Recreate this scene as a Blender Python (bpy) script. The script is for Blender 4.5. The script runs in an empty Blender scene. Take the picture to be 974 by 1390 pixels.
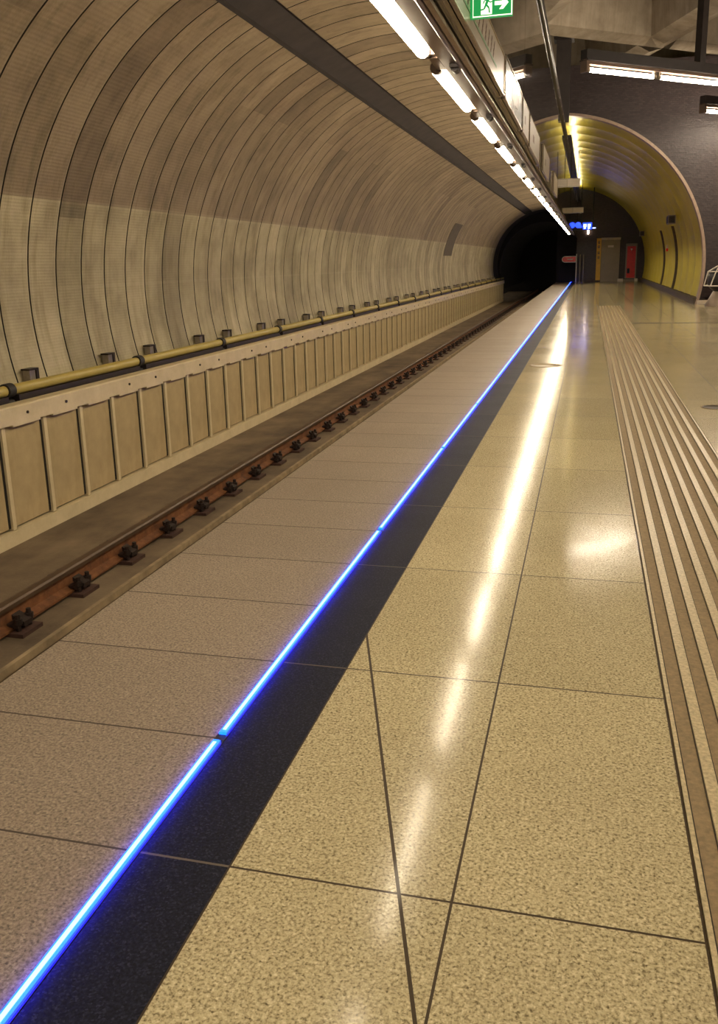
import bpy, bmesh, math, random
from mathutils import Matrix, Vector
random.seed(7)
S = 0.77            # plan units -> metres, applied to everything at the end
PI = math.pi
C = bpy.context.scene.collection
sc = bpy.context.scene

# ---------------------------------------------------------------- helpers
class MB:
    """collects shapes into one mesh"""
    def __init__(s): s.v = []; s.f = []; s.m = []; s.sm = []
    def add(s, vs, fs, mi=0, smooth=False):
        o = len(s.v); s.v += [tuple(p) for p in vs]
        for f in fs:
            s.f.append([o + i for i in f]); s.m.append(mi); s.sm.append(smooth)
        return s
    def box(s, x0, x1, y0, y1, z0, z1, mi=0):
        vs = [(x, y, z) for x in (x0, x1) for y in (y0, y1) for z in (z0, z1)]
        return s.add(vs, [(0,1,3,2),(4,6,7,5),(0,4,5,1),(2,3,7,6),(0,2,6,4),(1,5,7,3)], mi)
    def obox(s, c, ax, half, mi=0):
        """oriented box: centre, three axes, half sizes"""
        c = Vector(c); a = [Vector(q).normalized()*h for q, h in zip(ax, half)]
        vs = [c + a[0]*i + a[1]*j + a[2]*k for i in (-1,1) for j in (-1,1) for k in (-1,1)]
        return s.add(vs, [(0,1,3,2),(4,6,7,5),(0,4,5,1),(2,3,7,6),(0,2,6,4),(1,5,7,3)], mi)
    def prism_y(s, prof, y0, y1, mi=0, caps=True, smooth=False):
        n = len(prof)
        vs = [(x, y0, z) for x, z in prof] + [(x, y1, z) for x, z in prof]
        s.add(vs, [(i, (i+1) % n, n+(i+1) % n, n+i) for i in range(n)], mi, smooth)
        if caps: s.add(vs, [tuple(range(n))[::-1], tuple(range(n, 2*n))], mi)
        return s
    def tube(s, p, q, r, r2=None, n=12, mi=0, caps=True):
        p = Vector(p); q = Vector(q); r2 = r if r2 is None else r2
        d = (q-p).normalized(); u = d.orthogonal().normalized(); w = d.cross(u)
        ring = lambda c, R: [c + (u*math.cos(2*PI*i/n) + w*math.sin(2*PI*i/n))*R for i in range(n)]
        vs = ring(p, r) + ring(q, r2)
        s.add(vs, [(i, (i+1) % n, n+(i+1) % n, n+i) for i in range(n)], mi, True)
        if caps: s.add(vs, [tuple(range(n))[::-1], tuple(range(n, 2*n))], mi)
        return s
    def lathe(s, prof, c=(0,0,0), n=24, mi=0):
        vs = []
        for r, z in prof:
            vs += [(c[0]+r*math.cos(2*PI*i/n), c[1]+r*math.sin(2*PI*i/n), c[2]+z) for i in range(n)]
        fs = [(k*n+i, k*n+(i+1) % n, (k+1)*n+(i+1) % n, (k+1)*n+i) for k in range(len(prof)-1) for i in range(n)]
        s.add(vs, fs, mi, True)
        s.add(vs, [tuple(range(n))[::-1], tuple(range((len(prof)-1)*n, len(prof)*n))], mi)
        return s
    def poly(s, pts, mi=0): return s.add(pts, [tuple(range(len(pts)))], mi)
    def build(s, name, mats, parent=None, fix=True):
        me = bpy.data.meshes.new(name); me.from_pydata(s.v, [], s.f)
        for m in (mats if isinstance(mats, (list, tuple)) else [mats]): me.materials.append(m)
        for i, p in enumerate(me.polygons): p.material_index = s.m[i]; p.use_smooth = s.sm[i]
        if fix:
            bm = bmesh.new(); bm.from_mesh(me); bmesh.ops.recalc_face_normals(bm, faces=bm.faces[:]); bm.to_mesh(me); bm.free()
        o = bpy.data.objects.new(name, me); C.objects.link(o)
        if parent: o.parent = parent
        return o

def tag(o, label, cat, group=None):
    o['label'] = label; o['category'] = cat
    if group: o['group'] = group
    return o
def struct(o, label=None):
    o['kind'] = 'structure'
    if label: o['label'] = label
    return o
def thing(name, label, cat, loc=(0,0,0), rotz=0, group=None):
    o = bpy.data.objects.new(name, None); C.objects.link(o)
    o.location = loc; o.rotation_euler = (0, 0, rotz); o.empty_display_size = .1
    return tag(o, label, cat, group)
def dup(root, loc, label=None, group=None, rotz=None):
    r = root.copy(); C.objects.link(r); r.location = loc
    if rotz is not None: r.rotation_euler = (0, 0, rotz)
    if label: r['label'] = label
    if group: r['group'] = group
    for ch in list(root.children):
        c = ch.copy(); C.objects.link(c); c.parent = r
        for g in list(ch.children):
            d = g.copy(); C.objects.link(d); d.parent = c
    return r
ORD = ('first second third fourth fifth sixth seventh eighth ninth tenth eleventh twelfth thirteenth fourteenth fifteenth sixteenth '
       'seventeenth eighteenth nineteenth twentieth').split()
def ordw(i):
    if i < 20: return ORD[i]
    return ['twenty', 'thirty', 'forty', 'fifty', 'sixty', 'seventy'][(i+1)//10-2] + '-' + ORD[(i+1) % 10 - 1] if (i+1) % 10 else \
           {30: 'thirtieth', 40: 'fortieth', 50: 'fiftieth', 60: 'sixtieth', 70: 'seventieth'}[i+1]

# ---------------------------------------------------------------- materials
class NT:
    def __init__(s, name):
        s.mat = bpy.data.materials.new(name); s.mat.use_nodes = True
        s.t = s.mat.node_tree; s.n = s.t.nodes; s.bs = s.n['Principled BSDF']
        co = s.n.new('ShaderNodeTexCoord'); vm = s.n.new('ShaderNodeVectorMath'); vm.operation = 'SCALE'
        vm.inputs['Scale'].default_value = 1/S
        s.t.links.new(co.outputs['Object'], vm.inputs[0]); s.co = vm.outputs[0]; s._sep = None
    def L(s, a, b): s.t.links.new(a, b)
    @property
    def xyz(s):
        if not s._sep:
            s._sep = s.n.new('ShaderNodeSeparateXYZ'); s.L(s.co, s._sep.inputs[0])
        return s._sep.outputs
    def math(s, op, a, b=None, c=None):
        m = s.n.new('ShaderNodeMath'); m.operation = op
        for i, q in enumerate((a, b, c)):
            if q is None: continue
            if isinstance(q, (int, float)): m.inputs[i].default_value = q
            else: s.L(q, m.inputs[i])
        return m.outputs[0]
    def scaled(s, k):
        v = s.n.new('ShaderNodeVectorMath'); v.operation = 'MULTIPLY'; v.inputs[1].default_value = k
        s.L(s.co, v.inputs[0]); return v.outputs[0]
    def noise(s, scale, detail=4, rough=.6, vec=None):
        q = s.n.new('ShaderNodeTexNoise'); q.inputs['Scale'].default_value = scale
        q.inputs['Detail'].default_value = detail; q.inputs['Roughness'].default_value = rough
        s.L(vec or s.co, q.inputs['Vector']); return q.outputs['Fac']
    def ramp(s, fac, stops, const=False):
        r = s.n.new('ShaderNodeValToRGB'); e = r.color_ramp.elements
        if const: r.color_ramp.interpolation = 'CONSTANT'
        while len(e) < len(stops): e.new(.5)
        for el, (p, c) in zip(e, stops): el.position = p; el.color = (*c, 1) if len(c) == 3 else c
        s.L(fac, r.inputs[0]); return r.outputs[0]
    def mix(s, fac, a, b, mode='MIX'):
        m = s.n.new('ShaderNodeMix'); m.data_type = 'RGBA'; m.blend_type = mode
        for k, q in ((0, fac), (6, a), (7, b)):
            if isinstance(q, (int, float)): m.inputs[k].default_value = q
            elif isinstance(q, tuple): m.inputs[k].default_value = (*q, 1)
            else: s.L(q, m.inputs[k])
        return m.outputs[2]
    def bump(s, h, strength=.3, dist=.01):
        b = s.n.new('ShaderNodeBump'); b.inputs['Strength'].default_value = strength; b.inputs['Distance'].default_value = dist
        s.L(h, b.inputs['Height']); s.L(b.outputs[0], s.bs.inputs['Normal'])
    def set(s, base=None, rough=None, metal=None, spec=None, coat=None, ior=None):
        for k, q in (('Base Color', base), ('Roughness', rough), ('Metallic', metal), ('Specular IOR Level', spec), ('Coat Weight', coat), ('IOR', ior)):
            if q is None: continue
            if isinstance(q, (int, float)): s.bs.inputs[k].default_value = q
            elif isinstance(q, tuple): s.bs.inputs[k].default_value = (*q, 1)
            else: s.L(q, s.bs.inputs[k])
        return s
def plain(name, col, rough=.5, metal=0, var=.12, scale=6, spec=None):
    t = NT(name); n = t.noise(scale, 5)
    t.set(t.ramp(n, [(.3, tuple(c*(1-var) for c in col)), (.7, tuple(min(1, c*(1+var)) for c in col))]), rough, metal, spec)
    return t.mat
def emit(name, col, st, base=(.8, .8, .8)):
    t = NT(name); t.set(base, .4)
    t.bs.inputs['Emission Color'].default_value = (*col, 1); t.bs.inputs['Emission Strength'].default_value = st
    return t.mat
def line_mask(t, coord, pos, w):
    return t.math('LESS_THAN', t.math('ABSOLUTE', t.math('SUBTRACT', coord, pos)), w)
def grid_mask(t, coord, off, pitch, w):
    f = t.math('FRACT', t.math('ADD', t.math('DIVIDE', t.math('SUBTRACT', coord, off), pitch), 100.5))
    return t.math('LESS_THAN', t.math('ABSOLUTE', t.math('SUBTRACT', f, .5)), w/pitch)

YT = 1.845          # a tile joint across the platform; pitch 1.2 along it
def granite(name, dark, mid, light, rough, scale=95, edge=False, jcol=(.05, .035, .02), contrast=1, coat=0, spec=.5, pitch=.6):
    t = NT(name); x, y, z = t.xyz
    vo = t.n.new('ShaderNodeTexVoronoi'); vo.inputs['Scale'].default_value = scale; t.L(t.co, vo.inputs['Vector'])
    sp = t.n.new('ShaderNodeSeparateColor'); t.L(vo.outputs['Color'], sp.inputs[0])
    c = t.ramp(sp.outputs[0], [(0, dark), (.22, tuple((a+b)/2 for a, b in zip(dark, mid))), (.45, mid), (.8, mid), (1, light)])
    n2 = t.noise(scale*.62, 2, .6)
    c = t.mix(.55*contrast, c, t.ramp(n2, [(.36, dark), (.46, mid), (.68, light)]))
    big = t.noise(.9, 4, .6)
    c = t.mix(.45, c, t.ramp(big, [(.3, (.72, .70, .66)), (.7, (1, 1, 1))]), 'MULTIPLY')
    # every slab has its own tone
    wn = t.n.new('ShaderNodeTexWhiteNoise'); wn.noise_dimensions = '2D'
    cx = t.n.new('ShaderNodeCombineXYZ')
    t.L(t.math('FLOOR', t.math('DIVIDE', t.math('ADD', x, .273), .6 if not edge else 50)), cx.inputs[0])
    t.L(t.math('FLOOR', t.math('DIVIDE', t.math('SUBTRACT', y, YT), .6 if edge else 1.2)), cx.inputs[1])
    t.L(cx.outputs[0], wn.inputs['Vector'])
    c = t.mix(.5, c, t.ramp(wn.outputs['Value'], [(0, (.8, .8, .8)), (1, (1, 1, 1))]), 'MULTIPLY')
    if edge:
        j = grid_mask(t, y, YT, pitch, .004)
    else:
        j = t.math('MAXIMUM', grid_mask(t, y, YT, 1.2, .0036), grid_mask(t, x, -.273, .603, .0036))
        # the cut joint that runs slantwise towards the light strip
        dx = t.math('ADD', t.math('SUBTRACT', x, -.349), t.math('MULTIPLY', t.math('SUBTRACT', y, 1.649), .305))
        j = t.math('MAXIMUM', j, t.math('MULTIPLY', t.math('LESS_THAN', t.math('ABSOLUTE', dx), .005), t.math('LESS_THAN', y, 4.25)))
    c = t.mix(j, c, jcol)
    r = t.math('ADD', rough, t.math('MULTIPLY', t.noise(2.2, 5), .10))
    r = t.math('ADD', r, t.math('MULTIPLY', j, .3))
    t.set(c, r, coat=coat, spec=spec); t.bs.inputs['Coat Roughness'].default_value = .06; t.bump(t.math('SUBTRACT', t.math('MULTIPLY', n2, .15), j), .25, .003)
    return t.mat

M = {}
M['floor'] = granite('polished speckled granite', (.12, .095, .05), (.45, .38, .225), (.72, .635, .42), .085, 180, spec=.075, coat=.05)
M['edge'] = granite('flamed edge granite', (.075, .056, .043), (.245, .190, .142), (.44, .365, .275), .42, 165, True, (.05, .035, .025))
M['black'] = granite('black granite', (.003, .003, .006), (.007, .008, .017), (.035, .037, .06), .55, 190, True, (.12, .10, .08), .6, spec=.12, pitch=1.2)  # bluish tint in the stone colour carries the LED strip's glow
M['groove'] = plain('rough brown granite', (.22, .155, .075), .7, 0, .25, 60)
M['rib'] = plain('pale granite rib', (.45, .37, .22), .3, 0, .35, 70)
M['joint'] = plain('dark joint', (.035, .025, .015), .8)
M['side'] = plain('platform side concrete', (.24, .18, .10), .85, 0, .3, 4)

t = NT('oily track concrete'); x, y, z = t.xyz
n1 = t.noise(1.3, 6, .65); n2 = t.noise(.8, 5, .6, t.scaled((2.2, .35, 1)))
c = t.ramp(n1, [(.25, (.065, .046, .028)), (.5, (.155, .112, .068)), (.75, (.24, .18, .11))])
c = t.mix(.6, c, t.ramp(n2, [(.35, (.45, .42, .4)), (.6, (1, 1, 1))]), 'MULTIPLY')
t.set(c, .8); t.bump(t.noise(30, 4), .3, .01); M['slab'] = t.mat

M['gutter'] = plain('pale gutter concrete', (.27, .205, .12), .85, 0, .35, 5)
t = NT('rusty rail steel')
c = t.ramp(t.noise(7, 6, .7), [(.3, (.075, .028, .012)), (.5, (.16, .062, .022)), (.75, (.27, .115, .04))])
t.set(c, .65, .2); t.bump(t.noise(60, 4), .3, .005); M['rust'] = t.mat
M['railhead'] = plain('worn rail head', (.085, .05, .028), .5, .3, .25, 5)
M['iron'] = plain('black oiled iron', (.028, .018, .015), .5, .4, .4, 25)
M['plate'] = plain('rusty plate', (.06, .028, .02), .7, .1, .35, 20)

# ring lining panels: a tone for every panel, seams at two heights, faint horizontal ribbing and run-down dirt
RP, R0 = .555, 8.40
t = NT('tunnel lining panels'); x, y, z = t.xyz
wn = t.n.new('ShaderNodeTexWhiteNoise'); wn.noise_dimensions = '2D'; cx = t.n.new('ShaderNodeCombineXYZ')
ring = t.math('FLOOR', t.math('DIVIDE', t.math('SUBTRACT', y, R0), RP)); t.L(ring, cx.inputs[0])
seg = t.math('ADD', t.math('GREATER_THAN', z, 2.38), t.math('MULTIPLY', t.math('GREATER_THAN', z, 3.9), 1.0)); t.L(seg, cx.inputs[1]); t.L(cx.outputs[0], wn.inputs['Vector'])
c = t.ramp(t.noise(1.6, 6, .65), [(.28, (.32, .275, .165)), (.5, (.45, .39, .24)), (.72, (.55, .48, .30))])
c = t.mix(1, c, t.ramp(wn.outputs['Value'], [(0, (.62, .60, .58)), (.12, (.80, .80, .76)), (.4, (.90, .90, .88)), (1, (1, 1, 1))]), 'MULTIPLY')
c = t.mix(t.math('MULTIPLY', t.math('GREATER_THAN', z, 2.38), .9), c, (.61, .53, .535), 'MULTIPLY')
c = t.mix(.6, c, t.ramp(t.noise(.55, 6, .65), [(.35, (.62, .58, .55)), (.58, (1, 1, 1))]), 'MULTIPLY')
run = t.noise(1.0, 5, .7, t.scaled((3, 5.5, .35)))
c = t.mix(.75, c, t.ramp(run, [(.30, (.55, .53, .42)), (.52, (1, 1, 1))]), 'MULTIPLY')
seam = t.math('MAXIMUM', line_mask(t, z, 2.38, .035), line_mask(t, z, 1.37, .015))
c = t.mix(t.math('MULTIPLY', t.math('MULTIPLY', seam, t.noise(.7, 3)), .22), c, (.55, .47, .32))
# panel odd ones out: the dark ring high up near the start and the dark panel far down
band = t.math('MULTIPLY', line_mask(t, ring, 2, .4), t.math('GREATER_THAN', z, 2.2))
c = t.mix(t.math('MULTIPLY', band, .8), c, (.55, .52, .50), 'MULTIPLY')
wv = t.n.new('ShaderNodeTexWave'); wv.bands_direction = 'Z'; wv.inputs['Scale'].default_value = 9; wv.inputs['Distortion'].default_value = .3
t.L(t.co, wv.inputs['Vector'])
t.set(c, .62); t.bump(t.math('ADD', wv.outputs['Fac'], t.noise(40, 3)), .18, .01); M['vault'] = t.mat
M['gap'] = plain('black gap', (.012, .009, .006), .9)
M['darktrough'] = plain('sooty cable trough', (.030, .022, .019), .85, 0, .3, 3)  # dark tone for the slot and the ledge
M['darkpanel'] = plain('dark lining panel', (.075, .055, .036), .7, 0, .2, 4)

t = NT('cream barrier panel')
c = t.ramp(t.noise(2.5, 6, .7), [(.3, (.37, .285, .155)), (.7, (.48, .375, .205))])
c = t.mix(.7, c, t.ramp(t.noise(1.2, 5, .7, t.scaled((1, 3, .6))), [(.3, (.72, .68, .58)), (.55, (1, 1, 1))]), 'MULTIPLY')
t.set(c, .55); t.bump(t.noise(55, 3), .12, .01); M['barrier'] = t.mat
t = NT('cream barrier frame')
c = t.ramp(t.noise(3, 6, .7), [(.3, (.52, .43, .26)), (.7, (.66, .56, .36))])
t.set(c, .5); M['frame'] = t.mat
M['pipe'] = plain('yellow cable cover', (.40, .315, .075), .36, 0, .12, 3)
M['rubber'] = plain('black rubber', (.014, .012, .011), .6)
M['steel'] = plain('dull steel', (.34, .30, .24), .4, .7, .2, 12)
M['darksteel'] = plain('dark painted steel', (.028, .021, .019), .45, .3, .2, 5)
M['housing'] = plain('brown anodised housing', (.20, .14, .105), .28, .75, .12, 3)
M['conduit'] = plain('violet grey conduit', (.16, .12, .15), .3, .6, .1, 4)
M['rim'] = plain('pale vault rim', (.40, .29, .21), .45, 0, .15, 8)
M['brass'] = plain('bright profile', (.42, .33, .22), .25, .9, .25, 14)
t = NT('smoked mirror glass'); t.set((.030, .025, .018), .025, 0, .8, ior=1.62); M['mirror'] = t.mat

t = NT('black mosaic wall'); 
br = t.n.new('ShaderNodeTexBrick'); br.inputs['Scale'].default_value = 1
br.inputs['Brick Width'].default_value = .13; br.inputs['Row Height'].default_value = .06; br.inputs['Mortar Size'].default_value = .008
br.inputs['Color1'].default_value = (.024, .0125, .013, 1); br.inputs['Color2'].default_value = (.046, .027, .027, 1); br.inputs['Mortar'].default_value = (.028, .018, .018, 1)
sw = t.n.new('ShaderNodeCombineXYZ'); t.L(t.xyz[0], sw.inputs[0]); t.L(t.xyz[2], sw.inputs[1]); t.L(sw.outputs[0], br.inputs['Vector'])
t.set(br.outputs['Color'], .38); t.bump(t.math('ADD', br.outputs['Fac'], t.noise(9, 3)), .35, .02); M['mosaic'] = t.mat
M['soot'] = plain('unlit tunnel black', (.011, .009, .009), .9, 0, .2, 2)  # black colour stands in for the lack of light in the tunnel
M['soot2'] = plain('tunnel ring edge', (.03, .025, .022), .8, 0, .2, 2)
t = NT('yellow vault enamel')
c = t.ramp(t.noise(1.2, 5), [(.3, (.56, .47, .028)), (.7, (.68, .58, .045))])
t.set(c, .36); M['yellow'] = t.mat
t = NT('shuttered concrete'); 
c = t.ramp(t.noise(1.6, 6, .65), [(.3, (.27, .225, .165)), (.7, (.42, .355, .27))])
c = t.mix(.5, c, t.ramp(t.noise(1, 4, .7, t.scaled((5, 5, .3))), [(.35, (.65, .62, .58)), (.6, (1, 1, 1))]), 'MULTIPLY')
t.set(c, .8); t.bump(t.noise(20, 5), .2, .02); M['concrete'] = t.mat
M['greydoor'] = plain('grey brown door', (.26, .215, .14), .4, .2, .08, 4)
M['lintel'] = plain('pale lintel', (.60, .52, .38), .4)
M['yelpanel'] = plain('yellow panel paint', (.85, .50, .03), .4)
M['red'] = plain('red enamel', (.72, .02, .025), .3)
M['black_paint'] = plain('black paint', (.01, .01, .01), .4)
M['pale'] = plain('pale enamel', (.62, .54, .42), .35, 0, .08, 4)
M['paper'] = plain('pale sign face', (.36, .30, .21), .3, 0, .06, 5)
M['ink'] = plain('brown ink', (.16, .09, .05), .5)
M['greenink'] = plain('green line', (.07, .22, .05), .4)
M['posterdark'] = plain('dark poster', (.035, .028, .024), .25, 0, .3, 3)
M['postergrey'] = plain('grey poster print', (.22, .19, .16), .35, 0, .4, 8)
M['bagblack'] = plain('black bin bag', (.012, .011, .012), .35, 0, .3, 8)
M['white'] = plain('white wire', (.78, .72, .60), .35)
M['conc_base'] = plain('metal base', (.23, .18, .135), .38, .5, .1, 5)
M['cover'] = plain('cast cover', (.30, .24, .13), .4, .2, .2, 30)
M['coverdark'] = plain('dark cast cover', (.06, .045, .03), .5, .3, .3, 30)
WARM = (1.0, .84, .60)
M['tube'] = emit('lit fluorescent tube', WARM, 34)
M['tube2'] = emit('lit hall tube', (1, .84, .64), 62)
M['tube3'] = emit('lit duct tube', (1, .84, .60), 38)  # glow of the lamps added on the duct
M['ledcore'] = emit('led core', (.26, .66, 1.0), 1.6, (.1, .1, .1))
M['ledside'] = emit('led side lens', (.0012, .003, 1.0), 22, (.02, .03, .2))
M['led'] = emit('led diffuser', (.002, .10, 1.0), 2.2, (.05, .1, .2))
M['blue'] = emit('blue display', (.012, .04, 1.0), 2.2, (.02, .02, .05))
M['bluewhite'] = emit('blue white digits', (.35, .45, 1.0), 3, (.1, .1, .2))
M['green'] = emit('backlit green', (.006, .17, .04), .9, (.02, .20, .05))
M['signwhite'] = emit('backlit white', (.95, .92, .68), .9, (.7, .7, .6))
M['lamp'] = emit('small lamp', (1, .8, .6), 8)

# ---------------------------------------------------------------- plan numbers
EDGE, LEDL, LEDR, BLK, TAC0, TAC1 = -2.18, -1.175, -1.147, -.878, .332, 1.075
YB, YE = -7.0, 63.5           # shell from behind the camera to the end wall
ZS = -1.2                     # track slab
VX, VZ, VR = -2.72, 1.25, 3.55
YX, YZ, YR = -1.283, 1.25, 4.97
YA = 31.4                     # plane of the black wall with the arch
GX = -.87                     # mirror screen

# ---------------------------------------------------------------- floor and track
m = MB(); m.box(BLK, TAC0, YB, YE, -.3, 0); m.box(TAC1, 9, YB, YE, -.3, 0)
struct(m.build('floor', M['floor']), 'polished speckled granite platform floor')
m = MB(); m.box(EDGE, LEDL-.006, YB, YE, -.14, 0); struct(m.build('floor_edge', M['edge']), 'rough granite slabs along the platform edge')
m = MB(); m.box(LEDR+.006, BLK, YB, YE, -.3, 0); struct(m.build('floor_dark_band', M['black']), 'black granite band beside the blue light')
m = MB(); m.box(-2.28, LEDL-.006, YB, YE, -1.9, -.14); m.box(LEDL-.006, LEDR+.006, YB, YE, -.3, -.03)
struct(m.build('wall_platform_side', M['side']))
# tactile guidance band: eight pale ribs between rough channels
m = MB(); m.box(TAC0, TAC1, YB, 31, -.3, -.008); m.box(TAC0, TAC1, 31, YE, -.3, 0, 2)
ww = TAC1-TAC0; p = ww/8
for k in range(9):
    xa = TAC0 + k*p
    for a, b in ((xa-.022, xa+.022),):
        a = max(a, TAC0); b = min(b, TAC1); m.box(a+.004, b-.004, YB, 31, -.008, .001, 1)
for k in range(9):
    xa = TAC0+k*p
    for e in (-.022, .018):
        if TAC0 <= xa+e and xa+e+.005 <= TAC1: m.box(xa+e, xa+e+.005, YB, 31, -.009, -.0065, 3)
struct(m.build('floor_tactile_band', [M['groove'], M['rib'], M['floor'], M['joint']]), 'ribbed tactile guidance band along the platform')
struct(MB().box(TAC1, 9, 22.5, 22.62, -.002, .003).build('trim_1', M['joint']), 'dark drain slot across the floor')
struct(MB().box(-7, -3.95, YB, 82, -1.7, ZS).box(-3.95, -2.2, YB, 82, -1.9, -1.30, 1).box(-3.97, -3.93, YB, 82, -1.25, ZS+.012, 1).build('floor_track_bed', [M['slab'], M['gutter']]), 'stained concrete track bed')

def cover(x, y, r, mat, label):
    t = thing('manhole_cover', label, 'manhole cover', (x, y, 0))
    MB().lathe([(r*.9, .0005), (r*.9, .004), (r*.82, .004), (r*.82, .002), (.01, .002)]).build('lid', mat, t)
    MB().lathe([(r, .0005), (r, .005), (r*.93, .005), (r*.93, .001)], n=32).build('rim', M['groove'], t)
cover(-.58, 13.5, .24, M['cover'], 'pale round cover let into the granite floor beside the lamp reflection')
cover(1.37, 9.75, .15, M['coverdark'], 'small dark round cover in the floor at the right beyond the ribbed band')

# ---------------------------------------------------------------- blue light strip
LEDN = 27
led = None
for k in range(LEDN):
    y0 = 2.43 - 2.4 + 2.4*k
    lab = 'blue LED floor light, nearest segment at the bottom of the photo' if k == 0 else f'blue LED floor light, {ordw(k)} segment from the camera'
    if not led:
        led = thing('floor_light', lab, 'floor light', (0, y0, 0), 0, 'blue lights let into the platform edge')
        df = MB().prism_y([(LEDL,-.03),(LEDR,-.03),(LEDR,.011),(LEDR-.004,.014),(LEDL+.004,.014),(LEDL,.011)], .035, 2.385).build('diffuser', [M['led'], M['ledside']], led)
        for p_ in bpy.data.objects['diffuser'].data.polygons: p_.material_index = int(abs(p_.normal.x) > .9)
        MB().box(LEDL+.008, LEDR-.008, .05, 2.37, .0135, .0155).build('light_line', M['ledcore'], led)
        MB().box(LEDL-.005, LEDR+.005, .0, .035, -.03, .003).box(LEDL-.005, LEDL, .035, 2.4, -.03, .0025).box(LEDR, LEDR+.005, .035, 2.4, -.03, .0025).build('channel', M['darksteel'], led)
    else: dup(led, (0, y0, 0), lab)

# ---------------------------------------------------------------- rail
XR = -4.36
foot = [(-.095, 0), (.095, 0), (.095, .018), (.02, .045), (.015, .15), (-.015, .15), (-.02, .045), (-.095, .018)]
head = [(-.045, .15), (.045, .15), (.048, .185), (.035, .20), (-.035, .20), (-.048, .185)]
ra = thing('rail', 'rusty running rail bolted to the concrete track bed', 'rail', (XR, 0, ZS+.035))
MB().prism_y(foot, YB, 82).build('rail_web', M['rust'], ra)
MB().prism_y(head, YB, 82).build('rail_head', M['railhead'], ra)
fast = None
for k in range(68):
    y0 = 4.62 + .853*k
    lab = f'black iron rail fastener with rusty plate, {ordw(k)} along the rail from the camera' if k < 12 else 'small black iron rail fastener far down the rusty rail'
    if not fast:
        fast = thing('rail_fastener', lab, 'rail fastener', (XR, y0, ZS), 0, 'fasteners holding down the rail')
        MB().box(-.215, .215, -.13, .13, .001, .033).build('base_plate', M['plate'], fast)
        for sx in (-1, 1):
            cl = MB(); cl.box(sx*.075-.03, sx*.075+.06*(sx > 0)+.03*(sx < 0)-.03*(sx < 0), -.085, .085, .064, .09)
            cl.tube((sx*.13, -.1, .085), (sx*.13, .1, .085), .028, n=8); cl.obox((sx*.125, 0, .11), ((1, 0, .5*-sx), (0, 1, 0), (0, 0, 1)), (.06, .05, .02))
            cl.build('clip', M['iron'], fast)
            for sy in (-.07, .07):
                MB().tube((sx*.14, sy, .034), (sx*.14, sy, .17), .02, n=8).tube((sx*.14, sy, .09), (sx*.14, sy, .135), .036, n=6).build('bolt', M['iron'], fast)
    else: dup(fast, (XR, y0, ZS), lab)

# ---------------------------------------------------------------- barrier on the far side of the track
BX, BE, BP, B0 = -5.70, 62.0, .7155, 7.437
ba = thing('barrier', 'long cream panelled barrier with a bolted cap beyond the track', 'barrier', (BX, 0, ZS))
zc0, zc1 = .045-ZS, .235-ZS
MB().box(-.10, .03, 3, BE, 0, .15).build('base_board', M['frame'], ba)
k0 = -5; n = int((BE-B0)/BP)
pan = post = bolt = None
def part(proto, mesh_fn, name, mat, y):
    if proto is None:
        o = mesh_fn().build(name, mat, ba); o.location = (0, y, 0); return o
    c = proto.copy(); C.objects.link(c); c.parent = ba; c.location = (0, y, 0); return proto
for k in range(k0, n+1):
    y = B0 + BP*k
    pan = part(pan, lambda: MB().box(-.06, -.028, .02, BP-.02, .175, zc0+.02), 'panel', M['barrier'], y)
    post = part(post, lambda: MB().box(-.08, .004, -.028, .028, .155, zc0+.01).box(-.05, -.024, -.062, .045, .175, zc0, 1), 'post', [M['frame'], M['gap']], y)
cap = MB()
for k in range(k0, n+1):
    y = B0 + BP*k
    # bottom edge steps up a little beside every post
    cap.prism_y([(-.14, zc1), (.02, zc1), (.035, zc1-.015), (.035, zc0), (-.02, zc0), (-.02, zc1-.05), (-.14, zc1-.05)], y-.12, y+.12)
    cap.prism_y([(-.14, zc1), (.02, zc1), (.035, zc1-.015), (.035, zc0-.022), (-.02, zc0-.022), (-.02, zc1-.05), (-.14, zc1-.05)], y+.12, y+BP-.12)
cap.build('cap', M['frame'], ba)
MB().box(-.20, -.10, 3, BE, .06, zc1-.06).build('backing', M['darkpanel'], ba)
for k in range(-3, n, 1):
    if k % 3 == 2: continue
    bolt = part(bolt, lambda: MB().tube((.034, 0, zc0+.095), (.048, 0, zc0+.095), .016, n=8), 'bolt', M['iron'], B0+BP*k+.38)
struct(MB().box(-6.6, -5.85, 3, BE, -1.25, .12).build('trim_2', M['darktrough']), 'dark ledge behind the barrier')

# ---------------------------------------------------------------- yellow cable cover and its brackets
PX, PZ, PP = -5.95, .345, 2.84
pipe = brk = None
for k in range(21):
    y0 = 5.08 + PP*k
    lab = f'long yellow power rail cover above the barrier, {ordw(k)} length from the camera'
    if not pipe:
        pipe = thing('power_rail_cover', lab, 'cable cover', (PX, y0, PZ), 0, 'yellow cover lengths above the barrier')
        pr = [(.052*math.cos(a)*1.1, .058*math.sin(a)) for a in [2*PI*i/16 for i in range(16)]]
        pr = [(x, z) for x, z in pr]
        MB().prism_y(pr, .06, PP-.06, smooth=True).build('cover', M['pipe'], pipe)
        MB().box(-.07, .07, .09, PP-.09, -.14, -.055).build('carrier', M['darksteel'], pipe)
        MB().tube((0, -.055, 0), (0, .055, 0), .078, n=14).tube((0, -.05, -.14), (0, .05, -.14), .05, n=8).build('coupling', M['rubber'], pipe)
    else: dup(pipe, (PX, y0, PZ), lab)
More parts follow.
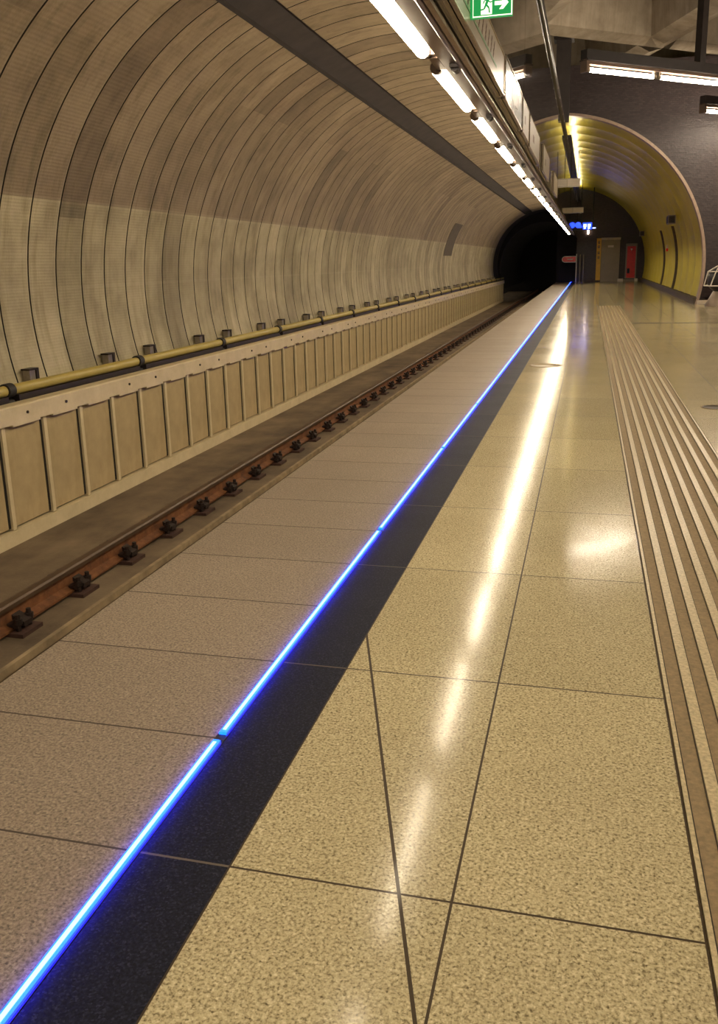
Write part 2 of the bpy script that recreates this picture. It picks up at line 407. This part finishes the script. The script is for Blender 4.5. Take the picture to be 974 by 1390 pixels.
for k in range(40):
    q, r = divmod(k, 2)
    y0 = 5.08 + PP*q + (.63 if r == 0 else 2.32)
    if y0 > 60: break
    lab = f'small steel bracket standing behind the yellow cover, {ordw(k)} from the camera' if k < 12 else 'tiny steel bracket far along the yellow cover'
    if not brk:
        brk = thing('cover_bracket', lab, 'bracket', (-6.09, y0, .13), 0, 'brackets behind the yellow cover')
        MB().box(-.05, .04, -.075, .03, -.0, .36).build('plate', M['steel'], brk)
        MB().box(-.05, .05, .035, .085, -.0, .375).box(-.06, .05, -.09, .085, .36, .38).build('web', M['iron'], brk)
    else: dup(brk, (-6.09, y0, .13), lab)

# ---------------------------------------------------------------- track vault
A0 = math.radians(202); A1 = math.radians(-5)      # from behind the barrier over the top to the platform side
def arc(cx, cz, r, a0, a1, n): return [(cx + r*math.cos(a0+(a1-a0)*i/n), cz + r*math.sin(a0+(a1-a0)*i/n)) for i in range(n+1)]
aS0 = math.atan2(4.49-VZ, -4.17-VX); aS1 = math.atan2(4.63-VZ, -3.72-VX); aEnd = math.acos((GX-.08-VX)/VR)
m = MB()
k = -6
while R0+RP*k < 60.2:
    ya, yb = R0+RP*k, R0+RP*(k+1)
    g, d = .012, .035
    for (a0, a1, nn) in ((A0, aS0, 36), (aS1, aEnd, 20)):
        rows = []
        for yy, rr in ((ya, VR+d), (ya+g, VR+.004), (ya+g+.03, VR), (yb-g-.03, VR), (yb-g, VR+.004), (yb, VR+d)):
            rows.append([(px, yy, pz) for px, pz in arc(VX, VZ, rr, a0, a1, nn)])
        vs = [p for r_ in rows for p in r_]; w = nn+1
        for j in range(5):
            fs = [(j*w+i, j*w+i+1, (j+1)*w+i+1, (j+1)*w+i) for i in range(nn)]
            m.add(vs, fs, 1 if j in (0, 4) else 0, j == 2)
    k += 1
yv1 = R0+RP*k
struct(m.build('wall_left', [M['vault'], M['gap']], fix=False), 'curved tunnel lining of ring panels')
m = MB(); pa = arc(VX, VZ, VR+.10, aS0+.02, aS1-.02, 8)
vs = [(a, 4, b) for a, b in pa] + [(a, 60.2, b) for a, b in pa]; m.add(vs, [(i, i+1, 10+i, 9+i) for i in range(8)])
for a in (aS0, aS1):
    q = [(VX+r*math.cos(a), VZ+r*math.sin(a)) for r in (VR-.01, VR+.14)]
    m.add([(q[0][0], 4, q[0][1]), (q[1][0], 4, q[1][1]), (q[1][0], 60.2, q[1][1]), (q[0][0], 60.2, q[0][1])], [(0, 1, 2, 3)])
struct(m.build('trim_3', M['darktrough']), 'dark slot along the top of the tunnel lining')
# the dark panel far down the lining
m = MB(); pa = arc(VX, VZ, VR-.012, math.acos((-5.68-VX)/VR), math.acos((-6.22-VX)/VR)+.0, 14); pb = [(a, b) for a, b in pa]
vs = [(a, 38.95, b) for a, b in pa] + [(a, 41.3, b) for a, b in pa] + [(VX+(a-VX)*1.0025, 38.95, VZ+(b-VZ)*1.0025) for a, b in pa] + [(VX+(a-VX)*1.0025, 41.3, VZ+(b-VZ)*1.0025) for a, b in pa]
w = 15
m.add(vs, [(i, i+1, w+i+1, w+i) for i in range(14)] + [(i, i+1, 2*w+i+1, 2*w+i) for i in range(14)] + [(w+i, w+i+1, 3*w+i+1, 3*w+i) for i in range(14)] + [(0, w, 3*w, 2*w), (w-1, 2*w-1, 4*w-1, 3*w-1)])
tag(m.build('access_panel', M['darkpanel']), 'dark curved panel far down the pale tunnel lining', 'wall panel')

# black tunnel mouth
m = MB()
pa = arc(VX, VZ, VR+.04, A0, aEnd+.03, 40); vs = [(a, yv1, b) for a, b in pa] + [(a, 64, b) for a, b in pa]
m.add(vs, [(i, i+1, 42+i, 41+i) for i in range(40)])
TX, TZ, TR = -3.05, 1.05, 3.05
pi_ = arc(TX, TZ, TR, A0+.1, A1-.35, 40); po = arc(VX, VZ, 7.5, A0+.1, A1-.35, 40)
vs = [(a, 64, b) for a, b in pi_] + [(a, 64, b) for a, b in po]; m.add(vs, [(i, i+1, 42+i, 41+i) for i in range(40)])
vs = [(a, 64, b) for a, b in pi_] + [(a, 82, b) for a, b in pi_]; m.add(vs, [(i, i+1, 42+i, 41+i) for i in range(40)])
m.box(-9, 3, 82, 82.2, -2, 6)
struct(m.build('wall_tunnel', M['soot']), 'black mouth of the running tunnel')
m = MB(); pa = arc(TX, TZ, TR, A0-.25, math.radians(70), 30); pb = arc(TX, TZ, TR+.05, A0-.25, math.radians(70), 30)
vs = [(a, 63.95, b) for a, b in pa]+[(a, 63.95, b) for a, b in pb]; m.add(vs, [(i, i+1, 32+i, 31+i) for i in range(30)])
struct(m.build('trim_4', M['soot2']))
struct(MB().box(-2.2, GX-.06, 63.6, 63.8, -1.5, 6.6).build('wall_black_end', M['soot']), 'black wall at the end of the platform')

# ---------------------------------------------------------------- lamp row over the platform edge
ch = thing('lamp_channel', 'long brown metal lamp channel hung over the platform edge', 'light fitting', (0, 0, 0))
YL0, YL1 = -3.5, 57.5
MB().prism_y([(-1.158, 3.20), (-1.158, 3.06), (-.96, 3.05), (-.945, 3.02), (-.945, 3.30), (-1.15, 3.32)], YL0, YL1).build('body', M['housing'], ch)
MB().tube((-1.0, YL0, 3.03), (-1.0, YL1, 3.03), .022, n=10).build('conduit', M['conduit'], ch)
MB().box(-.945, -.91, YL0, YL1, 2.98, 3.015).build('lip', M['brass'], ch)
TP, TL = 2.5, 1.98
TP, TL = 2.5, 1.98
tube = None; clp = None
for k in range(-3, 21):
    y0 = 7.40 + TP*(k-1) + TL + .35
    if clp is None: clp = MB().tube((-1.07, 0, 3.035), (-1.07, .12, 3.035), .03, n=8).box(-1.10, -1.02, -.05, -.01, 3.03, 3.065).build('clamp', M['darksteel'], ch); clp.location = (0, y0, 0)
    else:
        c_ = clp.copy(); C.objects.link(c_); c_.parent = ch; c_.location = (0, y0, 0)
for k in range(-3, 21):
    y0 = 7.40 + TP*(k-1)+.05
    vis = k - 0
    lab = (f'lit fluorescent tube in the row above the platform edge, {ordw(k)} from the camera' if k >= 0 else
           'lit fluorescent tube of the row above and behind the camera')
    if not tube:
        tube = thing('fluorescent_tube', lab, 'light', (-1.25, y0, 3.09), 0, 'tubes in the row above the platform edge')
        MB().tube((0, .07, 0), (0, TL-.07, 0), .052, n=12).build('glass_tube', M['tube'], tube)
        for e in (0, 1):
            y = 0 if e == 0 else TL
            MB().tube((0, y, 0), (0, y+(.07 if e == 0 else -.07), 0), .05, n=12).box(.0, .09, y-.03, y+.03, -.02, .07).build('end_cap', M['housing'], tube)
        MB().box(.02, .09, TL+.05, TP-.05, -.03, .05).build('connector', M['housing'], tube)
    else: dup(tube, (-1.25, y0, 3.09), lab)

# ---------------------------------------------------------------- mirror screen, its top rail, things fixed on it
gs = thing('glass_screen', 'tall smoked mirror glass screen above the lamp row', 'glass screen', (GX, 0, 0))
y = -3.0
while y < 62:
    MB().box(-.03, 0, y+.012, min(y+7.4, 62.4)-.012, 3.02, 5.28).build('pane', M['mirror'], gs); y += 7.4
MB().box(-.06, -.03, -3, 62.4, 3.02, 5.28).build('backing', M['gap'], gs)
tr = thing('screen_rail', 'glinting dark metal rail along the top of the glass screen', 'rail', (GX, 0, 5.30))
MB().tube((0, -3, .03), (0, 62.4, .03), .045, n=10).build('tube', M['darksteel'], tr)
MB().box(-.08, .05, -3, 62.4, .03, .13).build('channel', M['darksteel'], tr)
m = MB()
for k in range(46): m.box(.02, .055, 4+1.25*k, 4.1+1.25*k, .02, .06)
m.build('clamps', M['steel'], tr)['kind'] = 'stuff'
tag(MB().box(GX-.13, GX+.15, YA-.2, 63.3, 5.445, 5.55).build('cable_duct', M['darksteel']), 'dark duct above the glass screen under the yellow vault', 'duct')  # added to give a dark stripe here and hide the added lamps
tag(MB().box(-1.12, -.72, 27.3, 27.7, 5.45, 7.7).box(-1.2, -.64, 27.2, 27.8, 7.6, 7.68).build('hanger_post', M['darksteel']), 'square dark steel post hanging from the concrete ceiling above the screen', 'post')
# unseen lamps added on the duct to wash the yellow vault
hid = None
for k in range(14):
    y0 = 32.6 + 2.15*k
    lab = f'short lamp on the duct below the yellow vault, {ordw(k)} along it'
    if not hid:
        hid = thing('duct_lamp', lab, 'light', (GX+.03, y0, 5.64), 0, 'lamps on the duct below the vault')
        MB().tube((0, -.4, 0), (0, .4, 0), .035, n=10).build('glass_tube', M['tube3'], hid)
        MB().box(-.08, .055, -.5, .5, -.08, -.04).box(.04, .055, -.5, .5, -.08, .05).build('tray', M['darksteel'], hid)
    else: dup(hid, (GX+.03, y0, 5.64), lab)

def panel(y0, y1, z0, z1, mat, name, label, art=None):
    t = thing(name, label, 'sign', (GX+.005, y0, z0), 0)
    MB().box(0, .025, 0, y1-y0, 0, z1-z0).build('board', mat, t)
    MB().box(0, .032, 0, y1-y0, z1-z0, z1-z0+.012).box(0, .032, 0, y1-y0, -.012, 0).box(0, .032, -.012, 0, -.012, z1-z0+.012).box(0, .032, y1-y0, y1-y0+.012, -.012, z1-z0+.012).build('frame', M['brass'], t)
    if art: art(t, y1-y0, z1-z0)
def art_line(t, l, h):
    MB().box(.026, .028, .15, l-.7, h*.30, h*.36).build('green_line', M['greenink'], t)
    m = MB()
    for i in range(11):
        yy = .3+i*.2
        for j in range(3): m.obox((.027, yy+.03*j, h*(.48+.13*j)), ((1, 0, 0), (0, .8, .6), (0, -.6, .8)), (.001, .035, .012))
    m.build('lettering', M['ink'], t)
def art_dark(t, l, h):
    MB().box(.026, .028, l*.35, l*.7, h*.3, h*.7).obox((.027, l*.52, h*.5), ((1, 0, 0), (0, .8, .6), (0, -.6, .8)), (.0012, .22, .06)).build('print', M['postergrey'], t)
def art_small(t, l, h):
    MB().box(.026, .028, l*.3, l*.42, h*.35, h*.6).build('print', M['ink'], t)
panel(5.6, 8.85, 3.09, 3.42, M['paper'], 'line_map', 'pale line map panel with brown lettering and a green line below the exit sign', art_line)
panel(9.0, 11.15, 3.09, 3.46, M['posterdark'], 'poster', 'dark poster with a grey print on the glass screen', art_dark)
panel(11.3, 12.4, 3.09, 3.46, M['paper'], 'notice', 'short pale notice directly behind the dark poster', art_small)
panel(12.6, 15.0, 3.07, 3.46, M['paper'], 'notice', 'long pale notice after the short one on the glass screen', art_small)
panel(16.2, 18.6, 3.09, 3.52, M['paper'], 'notice', 'pale notice past the long one, fourth panel after the line map', art_small)
panel(21, 23.4, 3.09, 3.5, M['paper'], 'notice', 'last pale notice on the glass screen before the first hanging sign')

# exit sign, sticking out from the screen
ex = thing('exit_sign', 'green lit emergency exit sign with running figure and white arrow', 'exit sign', (-.852, 6.4, 3.165))
W, H = .292, .15
MB().box(0, W, 0, .05, 0, H).build('case', M['green'], ex)
m = MB(); b = .006
m.box(.03, W, -.004, 0, 0, b).box(.03, W, -.004, 0, H-b, H).box(W-b, W, -.004, 0, 0, H).box(.03, .03+.003, -.004, 0, 0, H)
m.build('border', M['signwhite'], ex)
MB().box(.085, .158, -.003, 0, .014, H-.01).build('doorway', M['signwhite'], ex)
m = MB()                                    # running figure: head, trunk, arms, legs
def limb(a, b_, w):
    a = Vector((a[0], -.0045, a[1])); b_ = Vector((b_[0], -.0045, b_[1])); d = (b_-a).normalized(); u = Vector((d.z, 0, -d.x))*w
    m.add([a+u, a-u, b_-u, b_+u], [(0, 1, 2, 3)])
cx_, cz_ = .136, .118
m.add([(cx_+.011*math.cos(2*PI*i/14), -.0045, cz_+.011*math.sin(2*PI*i/14)) for i in range(14)], [tuple(range(14))])
for a, b_, w in (((.131, .104), (.118, .070), .009), ((.130, .102), (.108, .098), .004), ((.108, .098), (.100, .080), .004), ((.130, .100), (.146, .084), .004), ((.146, .084), (.158, .090), .004),
                 ((.120, .072), (.138, .052), .006), ((.138, .052), (.142, .022), .005), ((.117, .072), (.106, .046), .006), ((.106, .046), (.082, .042), .005)): limb(a, b_, w)
m.build('running_figure', M['green'], ex)
MB().poly([(x_, -.004, z_) for x_, z_ in ((.176, .064), (.228, .064), (.206, .038), (.232, .038), (.268, .076), (.232, .114), (.206, .114), (.228, .088), (.176, .088))]).build('arrow', M['signwhite'], ex)

def cross_sign(y, x0, x1, z0, z1, label):
    t = thing('hanging_sign', label, 'sign', (x0, y, z0))
    MB().box(0, x1-x0, 0, .1, 0, z1-z0).build('board', M['pale'], t)
    MB().tube((.1, .05, z1-z0), (.1, .05, 5.35-z0), .012, n=6).tube((x1-x0-.08, .05, z1-z0), (x1-x0-.08, .05, 5.35-z0), .012, n=6).build('hanger', M['darksteel'], t)
    MB().box(0, x1-x0, -.012, 0, 0, .03).box(0, x1-x0, -.012, 0, z1-z0-.03, z1-z0).build('frame', M['steel'], t)
cross_sign(34, GX+.005, -.42, 4.12, 4.42, 'nearer pale sign set crosswise against the glass screen')
cross_sign(46, GX+.005, -.36, 3.78, 4.05, 'farther pale sign set crosswise against the glass screen, above the blue display')

# blue departure display
dp = thing('departure_display', 'dark departure display with glowing blue characters at the platform end', 'display', (-.85, 55, 3.22))
MB().box(0, 1.25, 0, .14, 0, .55).build('case', M['black_paint'], dp)
MB().tube((.15, -.012, .30), (.15, 0, .30), .17, n=14).box(.2, .36, -.012, 0, .13, .26).build('blue_symbol', M['blue'], dp)
m = MB()
for x0 in (.46, .70):
    MB().box(x0, x0+.17, -.012, 0, .19, .34).box(x0+.02, x0+.13, -.012, 0, .07, .19).build('digit', M['bluewhite'], dp)
MB().box(.98, 1.16, -.012, 0, .08, .13).build('dash', M['bluewhite'], dp)
MB().box(.42, .94, -.008, 0, .04, .42).build('blue_field', M['blue'], dp)
MB().tube((.3, .07, .55), (.3, .07, 2.4), .03, n=8).tube((1.0, .07, .55), (1.0, .07, 2.4), .03, n=8).build('hanger', M['black_paint'], dp)

# ---------------------------------------------------------------- black wall with the arch, yellow vault, end wall
a0 = math.asin((0-YZ)/YR); aT = math.radians(108)
na = 44
pin = [(YX+YR*math.cos(a0+(aT-a0)*i/na), YZ+YR*math.sin(a0+(aT-a0)*i/na)) for i in range(na+1)]
def outer(p):
    # push to the rectangle x<=9, z<=7.7
    dx, dz = p[0]-YX, p[1]-YZ
    k = min([(9-YX)/dx if dx > 1e-6 else 1e9, (7.7-YZ)/dz if dz > 1e-6 else 1e9])
    return (YX+dx*k, YZ+dz*k)
pout = [outer(p) for p in pin]; pout[0] = (9, 0)
m = MB()
vs = [(a, YA, b) for a, b in pin]+[(a, YA, b) for a, b in pout]
n1 = na+1
fs = []
for i in range(na):
    if abs(pout[i][0]-9) < 1e-6 and abs(pout[i+1][1]-7.7) < 1e-6 and pout[i+1][0] < 9-1e-6:
        vs.append((9, YA, 7.7)); fs.append((i, i+1, n1+i+1, len(vs)-1, n1+i))
    else: fs.append((i, i+1, n1+i+1, n1+i))
m.add(vs, fs)
struct(m.build('wall_far', M['mosaic']), 'dark mosaic brick wall around the yellow vault')
struct(MB().box(3.55, 9, YA-.06, YA, 0, .13).build('baseboard_far', M['pale']))
m = MB()                                    # rim of the vault
for (ra_, rb_, ya, yb, mi) in ((YR-.03, YR+.055, YA-.05, YA-.05, 0), (YR+.055, YR+.055, YA-.05, YA+.02, 0), (YR-.03, YR-.03, YA-.05, YA+.3, 0)):
    A = [(YX+ra_*math.cos(a0+(aT-a0)*i/na), ya, YZ+ra_*math.sin(a0+(aT-a0)*i/na)) for i in range(na+1)]
    B = [(YX+rb_*math.cos(a0+(aT-a0)*i/na), yb, YZ+rb_*math.sin(a0+(aT-a0)*i/na)) for i in range(na+1)]
    m.add(A+B, [(i, i+1, n1+i+1, n1+i) for i in range(na)], mi)
struct(m.build('trim_5', M['rim']), 'pale metal rim of the yellow vault')
m = MB(); VP_ = 2.15; y = YA
while y < YE:
    y2 = min(y+VP_, YE)
    rows = []
    for s_ in range(7):
        u = s_/6; rr = YR + .10*math.sin(PI*u)**.8 - .02
        rows.append([(YX+rr*math.cos(a0+(aT-a0)*i/na), y+(y2-y)*u, YZ+rr*math.sin(a0+(aT-a0)*i/na)) for i in range(na+1)])
    vs = [p for r_ in rows for p in r_]
    m.add(vs, [(j*n1+i, j*n1+i+1, (j+1)*n1+i+1, (j+1)*n1+i) for j in range(6) for i in range(na)], 0, True)
    y = y2
struct(m.build('wall_yellow_vault', M['yellow']), 'glossy yellow vaulted wall')
struct(MB().box(3.44, 3.60, YA, YE, 0, .22).build('baseboard_right', M['darkpanel']))
struct(MB().box(-.86, 4.2, YE, YE+.2, 0, 7).build('wall_end', M['mosaic']), 'dark mosaic end wall of the platform hall')
struct(MB().box(8.9, 9.1, YB, YA, 0, 9.2).build('wall_right', M['mosaic']))

# ceiling: concrete waffle with slanting coffers
def P2(o, a, b, u, v): return (o[0]+u[0]*a+v[0]*b, o[1]+u[1]*a+v[1]*b)
ZC, ZT = 7.68, 9.1
u = (-.755, -.656); v = (.33, -.944)
m = MB(); lu, lv, bw = 3.7, 4.6, 1.0
O = (1.47, 28.2)
def Q(a, b, z): p = P2(O, a, b, u, v); return (p[0], p[1], z)
for i in range(-3, 6):
    for j in range(-3, 8):
        a = i*(lu+bw); b = j*(lv+bw)
        lo = [Q(a, b, ZC), Q(a+lu, b, ZC), Q(a+lu, b+lv, ZC), Q(a, b+lv, ZC)]
        hi = [Q(a+.12, b+.12, ZT), Q(a+lu-.12, b+.12, ZT), Q(a+lu-.12, b+lv-.12, ZT), Q(a+.12, b+lv-.12, ZT)]
        cxm = sum(p[0] for p in lo)/4; cym = sum(p[1] for p in lo)/4
        if cym > YA+3 or cym < YB-3 or cxm < -5 or cxm > 12: continue
        m.add(lo+hi, [(0, 1, 5, 4), (1, 2, 6, 5), (2, 3, 7, 6), (3, 0, 4, 7), (4, 5, 6, 7)])
        # beams between coffers, shallow keel underneath
        A, B, C_, D = Q(a-bw, b, ZC), Q(a, b, ZC), Q(a, b+lv, ZC), Q(a-bw, b+lv, ZC); K0, K1 = Q(a-bw/2, b, ZC-.14), Q(a-bw/2, b+lv, ZC-.14)
        m.add([A, B, C_, D, K0, K1], [(0, 4, 5, 3), (4, 1, 2, 5)])
        A, B, C_, D = Q(a, b-bw, ZC), Q(a+lu, b-bw, ZC), Q(a+lu, b, ZC), Q(a, b, ZC); K0, K1 = Q(a, b-bw/2, ZC-.14), Q(a+lu, b-bw/2, ZC-.14)
        m.add([A, B, C_, D, K0, K1], [(0, 1, 5, 4), (4, 5, 2, 3)])
        A, B, C_, D = Q(a-bw, b-bw, ZC), Q(a, b-bw, ZC), Q(a, b, ZC), Q(a-bw, b, ZC)
        Kc = Q(a-bw/2, b-bw/2, ZC-.14)
        m.add([A, B, C_, D, Kc], [(0, 1, 4), (1, 2, 4), (2, 3, 4), (3, 0, 4)])
struct(m.build('ceiling', M['concrete'], fix=False), 'raw concrete ceiling with slanting coffers')

# hall lamps hung obliquely below it
dxy = Vector((.735, .678, 0)).normalized(); nrm = Vector((-dxy.y, dxy.x, 0))
rot = math.atan2(dxy.y, dxy.x)
def hall_lamp():
    t = thing('hanging_lamp', 'long hanging double tube lamp high above the platform at right', 'lamp', (0, 0, 0), 0, 'lamps hanging in the platform hall')
    MB().box(-.12, 4.25, -.10, .10, .20, .40).box(-.12, 4.25, -.13, .13, .17, .20).build('beam', M['darksteel'], t)
    MB().box(-.06, 4.2, -.08, .08, .10, .17).box(-.12, -.06, -.1, .1, -.06, .2).build('reflector', M['housing'], t)
    for a in (.0, 2.15):
        g = MB().tube((a+.05, 0, 0), (a+1.97, 0, 0), .045, n=12).build('glass_tube', M['tube2'], t)
        MB().tube((a-.03, 0, 0), (a+.05, 0, 0), .05, n=10).tube((a+1.97, 0, 0), (a+2.05, 0, 0), .05, n=10).box(a-.02, a+.04, -.03, .03, 0, .1).box(a+1.98, a+2.04, -.03, .03, 0, .1).build('end_cap', M['steel'], t)
    MB().box(3.38, 3.56, -.09, .09, .40, ZC-5.6).box(3.25, 3.69, -.2, .2, ZC-5.66, ZC-5.6).build('hanger', M['darksteel'], t)
    return t
hl = hall_lamp(); hl.location = (-.19, 21.2, 5.6); hl.rotation_euler = (0, 0, rot)
hl['label'] = 'hanging double tube lamp at upper right, the nearer of the two in view'
dup(hl, (3.05, 28.2, 5.6), 'farther hanging lamp in front of the dark mosaic wall, cut by the right edge')
for p in ((3.6, 13.0), (3.4, 4.5), (3.0, -3.5), (5.4, 20.0), (6.2, 9.0)):  # out of view lamps added to fill the hall and ceiling with light
    dup(hl, (*p, 5.6), 'hanging double tube lamp over the hall beyond the right edge of the view')

# fittings on the yellow vault
def vx(z, inset=0): return YX + math.sqrt((YR-inset)**2-(z-YZ)**2)
def slot(y, label):
    m = MB(); prof = [(vx(z, .07), z) for z in [.12+2.72*i/24 for i in range(25)]]; prof2 = [(x_+.10, z) for x_, z in prof]
    w_ = .11
    vs = [(a, y-w_, b) for a, b in prof]+[(a, y+w_, b) for a, b in prof]+[(a, y-w_, b) for a, b in prof2]+[(a, y+w_, b) for a, b in prof2]
    m.add(vs, [f for i in range(24) for f in ((i, i+1, 26+i, 25+i), (i, i+1, 51+i, 50+i), (25+i, 26+i, 76+i, 75+i))] + [(0, 25, 75, 50), (24, 49, 99, 74)])
    tag(m.build('curved_strip', M['darkpanel']), label, 'wall strip', 'dark curved strips on the yellow vault')
slot(40.6, 'dark curved strip on the yellow vault, the nearer of two')
slot(47.0, 'dark curved strip on the yellow vault, the farther of two')
def wallbox(y, z, s, label, name='loudspeaker'):
    t = thing(name, label, name.replace('_', ' '), (vx(z, .10), y, z))
    MB().box(-.28*s, 0, -.35*s, .35*s, -.17*s, .17*s).build('case', M['conc_base'], t)
    MB().box(-.30*s, -.28*s, -.30*s, .30*s, -.13*s, .13*s).box(-.26*s, -.03, -.36*s, -.35*s, -.13*s, .13*s).build('grille', M['darksteel'], t)
wallbox(38, 3.0, 1, 'brown grey box fixed high on the yellow vault near its rim')
wallbox(58.5, 3.0, .9, 'small brown box on the yellow vault near the end wall')
t = thing('alarm_box', 'tiny white and red alarm box between the two dark strips', 'alarm box', (vx(1.95, .05), 44.4, 1.95))
MB().box(-.09, 0, -.12, .12, 0, .16).build('case', M['pale'], t); MB().box(-.09, 0, -.12, .12, -.13, -.001).build('red_part', M['red'], t)

# end wall: door, yellow panel, red cabinet
d = bpy.data.objects.new('door_1', None); C.objects.link(d); d.location = (.80, YE, 0); struct(d, 'grey brown service door in the end wall')
lf = MB().box(0, 1.22, -.06, 0, 0, 2.78).build('leaf', M['greydoor'], d); MB().box(-.03, 1.25, -.09, 0, 2.78, 2.93).build('lintel', M['lintel'], d)
MB().box(.42, .80, -.075, -.06, 2.28, 2.42).build('plate', M['pale'], lf); MB().tube((.14, -.14, 1.3), (.14, -.06, 1.3), .03, n=8).build('handle', M['steel'], lf)
MB().box(1.22, 1.27, -.08, 0, 0, 2.9).build('jamb', M['darksteel'], d)
t = thing('yellow_panel', 'tall yellow panel with dark lettering left of the service door', 'sign', (.48, YE, .1))
MB().box(0, .30, -.1, 0, 0, 2.8).build('board', M['yelpanel'], t)
m = MB()
for k, zz in enumerate((2.45, 2.15, 1.75, 1.45)): m.box(.09, .21, -.105, -.1, zz, zz+.05).box(.09, .13, -.105, -.1, zz, zz+.18).box(.17, .21, -.105, -.1, zz+.06*(k % 2), zz+.18)
m.build('lettering', M['ink'], t)
t = thing('fire_cabinet', 'red cabinet with a pale frame on the dark end wall', 'cabinet', (2.42, YE, .18))
MB().box(0, .72, -.12, 0, 0, 2.32).build('frame', M['conc_base'], t); cd_ = MB().box(.08, .64, -.15, -.12, .05, 2.14).build('door', M['red'], t)
MB().tube((.2, -.2, .35), (.2, -.2, .68), .085, n=12).build('extinguisher', M['black_paint'], t)
MB().box(.30, .42, -.156, -.15, 1.92, 1.98).box(.34, .38, -.156, -.15, 1.85, 1.98).build('emblem', M['white'], cd_)
t = thing('low_bench', 'low pale plinth on the floor in front of the red cabinet', 'bench', (1.95, YE-.45, 0))
MB().box(0, .35, 0, .3, 0, .18).build('block', M['pale'], t); MB().box(.35, 1.10, 0, .3, 0, .13).build('step', M['conc_base'], t); MB().box(1.10, 1.30, 0, .3, 0, .18).build('block', M['pale'], t)
struct(MB().box(-.15, .45, YE-.05, YE, 0, .14).box(3.1, 3.5, YE-.05, YE, 0, .14).build('baseboard_end', M['darkpanel']))
tag(MB().tube((-.12, YE-.1, 3.25), (-.12, YE-.1, 3.50), .06, n=10).box(-.16, -.08, YE-.1, YE, 3.2, 3.25).build('wall_lamp', M['lamp']), 'tiny white lamp below the blue display', 'light')
for k, (x_, h_) in enumerate(((-.82, 1.9), (-.58, 1.85), (-.36, 1.85))):
    t = thing('barrier_post', ('pale post that carries the red sign', 'thin post right behind the red sign post', 'thin post nearest the dark end wall')[k], 'post', (x_, 62.2, 0), 0, 'posts at the platform end')
    MB().tube((0, 0, 0), (0, 0, h_), .035, n=8).build('pole', M['white'] if k == 0 else M['steel'], t); MB().lathe([(.07, 0), (.07, .03), (.03, .04)], n=10).build('foot', M['steel'], t)
t = thing('red_sign', 'red sign with rounded end and white edge beside the black tunnel mouth', 'sign', (-.86, 62.1, 1.36))
def pill(x0, x1, z0, z1, r): return [(x1, z0), (x1, z1)] + [(x0+r - r*math.sin(PI*i/10), (z0+z1)/2 + (z1-z0)/2*math.cos(PI*i/10)) for i in range(11)]
MB().prism_y(pill(-.92, 0, -.02, .40, .2), -.01, .03).build('edge', M['white'], t); MB().prism_y(pill(-.89, -.02, .02, .36, .18), -.025, -.01).build('face', M['red'], t)
MB().box(-.55, -.2, -.028, -.025, .16, .22).build('lettering', M['pale'], t)

# litter bin by the dark wall
t = thing('litter_bin', 'litter bin with white wire cage and black bag on a tapered metal base', 'bin', (4.12, 30.2, 0))
MB().lathe([(.46, 0), (.46, .03), (.26, .42), (.24, .46)], n=20).build('base', M['conc_base'], t)
MB().lathe([(.22, .46), (.34, .56), (.44, .70), (.42, .95), (.34, 1.12), (.05, 1.16)], n=18).build('bag', M['bagblack'], t)
m = MB(); n6 = 8
R1 = [Vector((.52*math.cos(2*PI*i/n6), .52*math.sin(2*PI*i/n6), .64)) for i in range(n6)]; R2 = [Vector((.45*math.cos(2*PI*(i+.3)/n6), .45*math.sin(2*PI*(i+.3)/n6), 1.08)) for i in range(n6)]
R3 = [Vector((.16*math.cos(2*PI*i/n6), .16*math.sin(2*PI*i/n6), 1.24)) for i in range(n6)]
for i in range(n6):
    j = (i+1) % n6
    for a, b_ in ((R1[i], R1[j]), (R2[i], R2[j]), (R1[i], R2[i]), (R2[i], R3[i]), (R3[i], R3[j])): m.tube(a, b_, .018, n=6)
m.build('wire_cage', M['white'], t)

# ---------------------------------------------------------------- soft light of the rest of the station
w = bpy.data.worlds.new('World'); sc.world = w; w.use_nodes = True
bg = w.node_tree.nodes['Background']; bg.inputs[0].default_value = (1, .82, .58, 1); bg.inputs[1].default_value = .12

# ---------------------------------------------------------------- plan units -> metres
for me in bpy.data.meshes:
    if me.users: me.transform(Matrix.Scale(S, 4))
for o in bpy.data.objects: o.location = o.location*S

# ---------------------------------------------------------------- camera
X = Vector((0.96792777, 0.03864029, -0.24823933)); Y = Vector((0.25014933, -0.23972644, 0.93805999)); Z = Vector((-0.02326262, -0.97007121, -0.24170372))
cam = bpy.data.cameras.new('camera'); co = bpy.data.objects.new('camera', cam); C.objects.link(co)
rt = Vector((X[0], Y[0], Z[0])); up = -Vector((X[1], Y[1], Z[1])); bk = -Vector((X[2], Y[2], Z[2]))
mw = Matrix(((rt.x, up.x, bk.x, 0), (rt.y, up.y, bk.y, 0), (rt.z, up.z, bk.z, 1.57*S), (0, 0, 0, 1)))
co.matrix_world = mw
cam.sensor_fit = 'VERTICAL'; cam.sensor_height = 36; cam.sensor_width = 36*974/1390; cam.lens = 1170/1390*36
cam.shift_x = 0; cam.shift_y = -45/1390; cam.clip_start = .02; cam.clip_end = 300
sc.camera = co
vs_ = sc.view_settings; vs_.view_transform = 'Standard'; vs_.look = 'None'; vs_.gamma = 1; vs_.exposure = 0.9; vs_.use_curve_mapping = False
